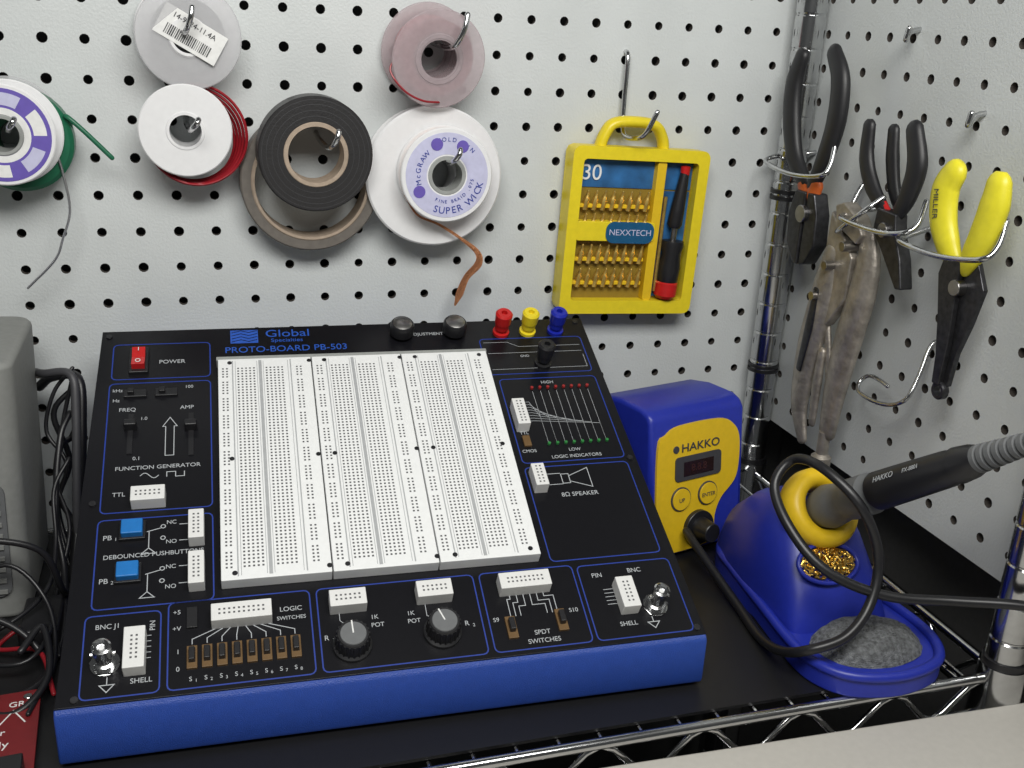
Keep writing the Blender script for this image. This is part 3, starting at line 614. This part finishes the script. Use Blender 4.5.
hk=root('pegboard_hook'); tube(hk,'hook_wire',[(10.88,.1,13.7),(10.88,-.18,13.6),(10.86,-.25,13.0),(10.85,-.25,12.3),(10.85,-.4,11.35),(10.95,-1.2,11.3),(11.1,-1.5,11.5),(11.35,-1.6,12.1)],.075,CHROME,seg=8)

# ------------------------------------------------------------------ tools on right board (planar in YZ at x ~16)
def flatpoly(par,name,pts,x0,x1,m,bv=.05,sm=0):
    P_=pts
    if sm: P_=[(p.x,p.y) for p in crom([(a_,b_,0) for a_,b_ in pts],sm,True)]
    return prism(par,name,P_,x1-x0,m,bevel=bv,M=frameM((x0,0,0),(0,1,0),(0,0,1)))
def ytube(par,name,pts,r,m,x=16.0,flat=.6,n=6,seg=14): return tube(par,name,[(x,a_,b_) for a_,b_ in pts],r,m,seg=seg,n=n,up=(1,0,0),flat=flat)
t1=root('diagonal_cutters')
ytube(t1,'grip',[(-1.45,13.85),(-1.2,13.0),(-1.35,11.91),(-1.80,10.85),(-2.6,10.15)],[.28,.36,.38,.34,.26],BLACKG)
ytube(t1,'grip',[(-3.03,14.0),(-3.55,13.25),(-3.65,12.17),(-3.38,11.14),(-2.95,10.15)],[.28,.36,.38,.34,.26],BLACKG)
ytube(t1,'insulator',[(-2.45,10.2),(-2.75,9.85)],[.27,.3],ORANGE); ytube(t1,'insulator',[(-3.15,10.25),(-3.0,9.85)],[.27,.3],ORANGE)
flatpoly(t1,'jaw',[(-2.45,10.0),(-2.2,9.3),(-2.3,8.4),(-2.75,7.85),(-2.98,7.79),(-2.98,10.0)],15.75,16.25,DSTEEL,.06)
flatpoly(t1,'jaw',[(-3.02,10.0),(-3.02,7.79),(-3.3,7.9),(-3.7,8.5),(-3.62,9.4),(-3.35,10.0)],15.8,16.3,DSTEEL,.06)
cyl(t1,'pivot',(15.68,-2.95,9.35),(16.35,-2.95,9.35),.26,STEEL)
t2=root('locking_pliers')
flatpoly(t2,'upper_jaw',[(-4.55,9.9),(-4.95,10.05),(-5.6,9.75),(-5.95,9.3),(-5.75,9.0),(-5.2,9.2),(-4.75,9.3)],15.75,16.2,BRONZE,.06)
flatpoly(t2,'lower_jaw',[(-4.35,9.7),(-4.75,9.4),(-5.3,8.9),(-5.6,8.6),(-5.6,7.4),(-4.9,6.4),(-4.5,6.6),(-4.3,8.2)],15.8,16.1,BRONZE,.06)
ytube(t2,'fixed_handle',[(-5.85,9.35),(-6.05,8.6),(-6.0,7.6),(-5.72,6.2),(-5.5,4.6),(-5.45,3.2)],[.3,.46,.54,.54,.46,.34],BRONZE,16.05,.5)
ytube(t2,'lever_handle',[(-4.6,8.6),(-4.5,7.6),(-4.35,6.6),(-4.15,5.6),(-4.05,4.4),(-4.1,3.5),(-4.5,2.6)],[.34,.52,.56,.54,.46,.38,.22],BRONZE,15.9,.45)
ytube(t2,'lever_channel',[(-4.4,7.4),(-4.3,6.2),(-4.1,4.8)],[.14,.2,.14],DSTEEL,15.66,.2)
ytube(t2,'release_lever',[(-4.8,5.6),(-4.8,4.6),(-4.85,3.3)],[.16,.2,.14],BRONZE,15.9,.6)
ytube(t2,'toggle_link',[(-4.7,6.4),(-5.1,5.2),(-5.4,4.0)],.14,BRONZE)
lathe(t2,'adjust_screw',[(0,0),(.28,0),(.3,.1),(.3,.4),(.18,.5),(.18,1.2),(0,1.2)],BRONZE,(16.0,-5.42,2.05),(0,-.01,1),20)
for (a_,b_) in((-4.8,8.2),(-5.5,8.9),(-4.4,7.2)): cyl(t2,'rivet',(15.5,a_,b_),(16.3,a_,b_),.14,STEEL,seg=14)
t3=root('small_pliers')
ytube(t3,'grip',[(-5.19,12.2),(-5.3,11.3),(-5.75,10.6),(-6.45,10.05)],[.22,.27,.26,.18],BLACKG)
ytube(t3,'grip',[(-7.05,12.3),(-7.4,11.4),(-7.25,10.6),(-6.95,10.0)],[.28,.34,.3,.2],BLACKG)
ytube(t3,'grip',[(-5.85,12.15),(-6.0,11.4),(-6.3,10.6),(-6.7,10.05)],[.2,.24,.22,.16],BLACKG,16.3)
flatpoly(t3,'head',[(-6.35,10.15),(-6.3,9.5),(-6.75,9.1),(-7.6,8.2),(-7.85,8.25),(-7.6,9.0),(-7.25,9.6),(-7.15,10.1)],15.8,16.2,DSTEEL,.05)
cyl(t3,'pivot',(15.72,-6.8,9.62),(16.28,-6.8,9.62),.2,STEEL,seg=18); ytube(t3,'insulator',[(-6.3,10.2),(-6.6,9.95)],.17,RED)
t4=root('wire_strippers')
ytube(t4,'grip',[(-8.85,11.5),(-8.6,11.0),(-8.7,10.3),(-9.05,9.7),(-9.45,9.3)],[.34,.42,.42,.36,.22],YELG)
ytube(t4,'grip',[(-10.3,11.45),(-10.3,10.9),(-10.15,10.2),(-9.95,9.7),(-9.75,9.25)],[.34,.42,.4,.34,.22],YELG)
flatpoly(t4,'blade',[(-9.2,9.6),(-9.05,9.0),(-9.3,8.0),(-9.5,7.0),(-9.55,6.3),(-9.8,6.3),(-9.85,7.4),(-9.75,9.4)],15.85,16.0,DSTEEL,.03)
flatpoly(t4,'blade',[(-9.55,9.5),(-10.15,9.5),(-10.5,8.9),(-10.3,8.0),(-10.05,7.2),(-9.95,6.3),(-9.7,6.25),(-9.65,7.3)],16.0,16.15,DSTEEL,.03)
cyl(t4,'pivot',(15.78,-9.75,8.8),(16.2,-9.75,8.8),.2,STEEL,seg=18)
ring(t4,'nose_ring',(16.0,-9.75,6.15),(1,0,0),.13,.24,-.1,.1,DSTEEL,seg=20)
text(t4,'label','MILLER',(15.72,-8.65,10.65),.24,DGREY,rot=(math.pi/2,math.radians(80),-math.pi/2))
def rhook(pts,r=.075):
    h=root('pegboard_hook'); tube(h,'hook_wire',pts,r,CHROME,seg=8)
rhook([(17.25,-1.1,10.95),(16.9,-1.1,10.9),(16.0,-.7,10.75),(15.5,-1.0,10.6),(15.5,-2.4,10.45),(15.6,-3.8,10.6),(15.8,-3.95,10.9),(16.0,-3.75,11.5)])
rhook([(17.25,-4.1,10.45),(16.9,-4.1,10.4),(16.3,-4.3,9.3),(15.7,-4.9,9.2),(15.5,-5.5,9.5),(15.6,-6.1,10.0),(16,-6.3,10.4)])
rhook([(17.25,-5.1,9.95),(16.9,-5.1,9.9),(16.0,-5.0,9.75),(15.5,-5.3,9.65),(15.5,-6.8,9.6),(15.6,-7.8,9.75),(15.9,-7.95,10.0),(16.2,-7.75,10.55)])
rhook([(17.25,-7.6,9.95),(16.9,-7.6,9.9),(16.0,-7.5,9.6),(15.5,-7.9,9.55),(15.5,-9.3,9.5),(15.6,-10.6,9.7),(15.9,-10.75,10.0),(16.2,-10.55,10.6)])
rhook([(17.25,-8.1,6.9),(16.9,-8.1,6.75),(16.5,-8.3,5.9),(16.2,-8.3,5.3),(16.1,-7.6,4.95),(16.1,-6.6,4.9),(16.3,-6.2,5.05),(16.5,-6.3,5.3),(16.5,-6.8,5.35),(16.5,-7.2,5.3)],.06)
rhook([(17.25,-8.1,12.8),(16.8,-8.15,12.7),(16.55,-8.3,12.5),(16.55,-8.35,12.8)])
rhook([(17.25,-5.1,14.7),(16.8,-5.2,14.6),(16.55,-5.4,14.4),(16.55,-5.45,14.7)])

# ------------------------------------------------------------------ lights
def area(name,loc,target,size,sy_,power,colr):
    l=bpy.data.lights.new(name,'AREA'); l.shape='RECTANGLE'; l.size=size*S; l.size_y=sy_*S; l.energy=power; l.color=colr
    o=bpy.data.objects.new(name,l); col.objects.link(o); o.location=Vector(loc)*S
    o.rotation_euler=(Vector(target)-Vector(loc)).to_track_quat('-Z','Y').to_euler(); return o
area('ceiling_light',(1,-28,30),(1,-4,6),26,10,8.2,(1.,.99,.95))
wd=bpy.data.worlds.new('world'); scn.world=wd; wd.use_nodes=True; bg=wd.node_tree.nodes['Background']; bg.inputs[0].default_value=(.82,.85,.85,1); bg.inputs[1].default_value=.08
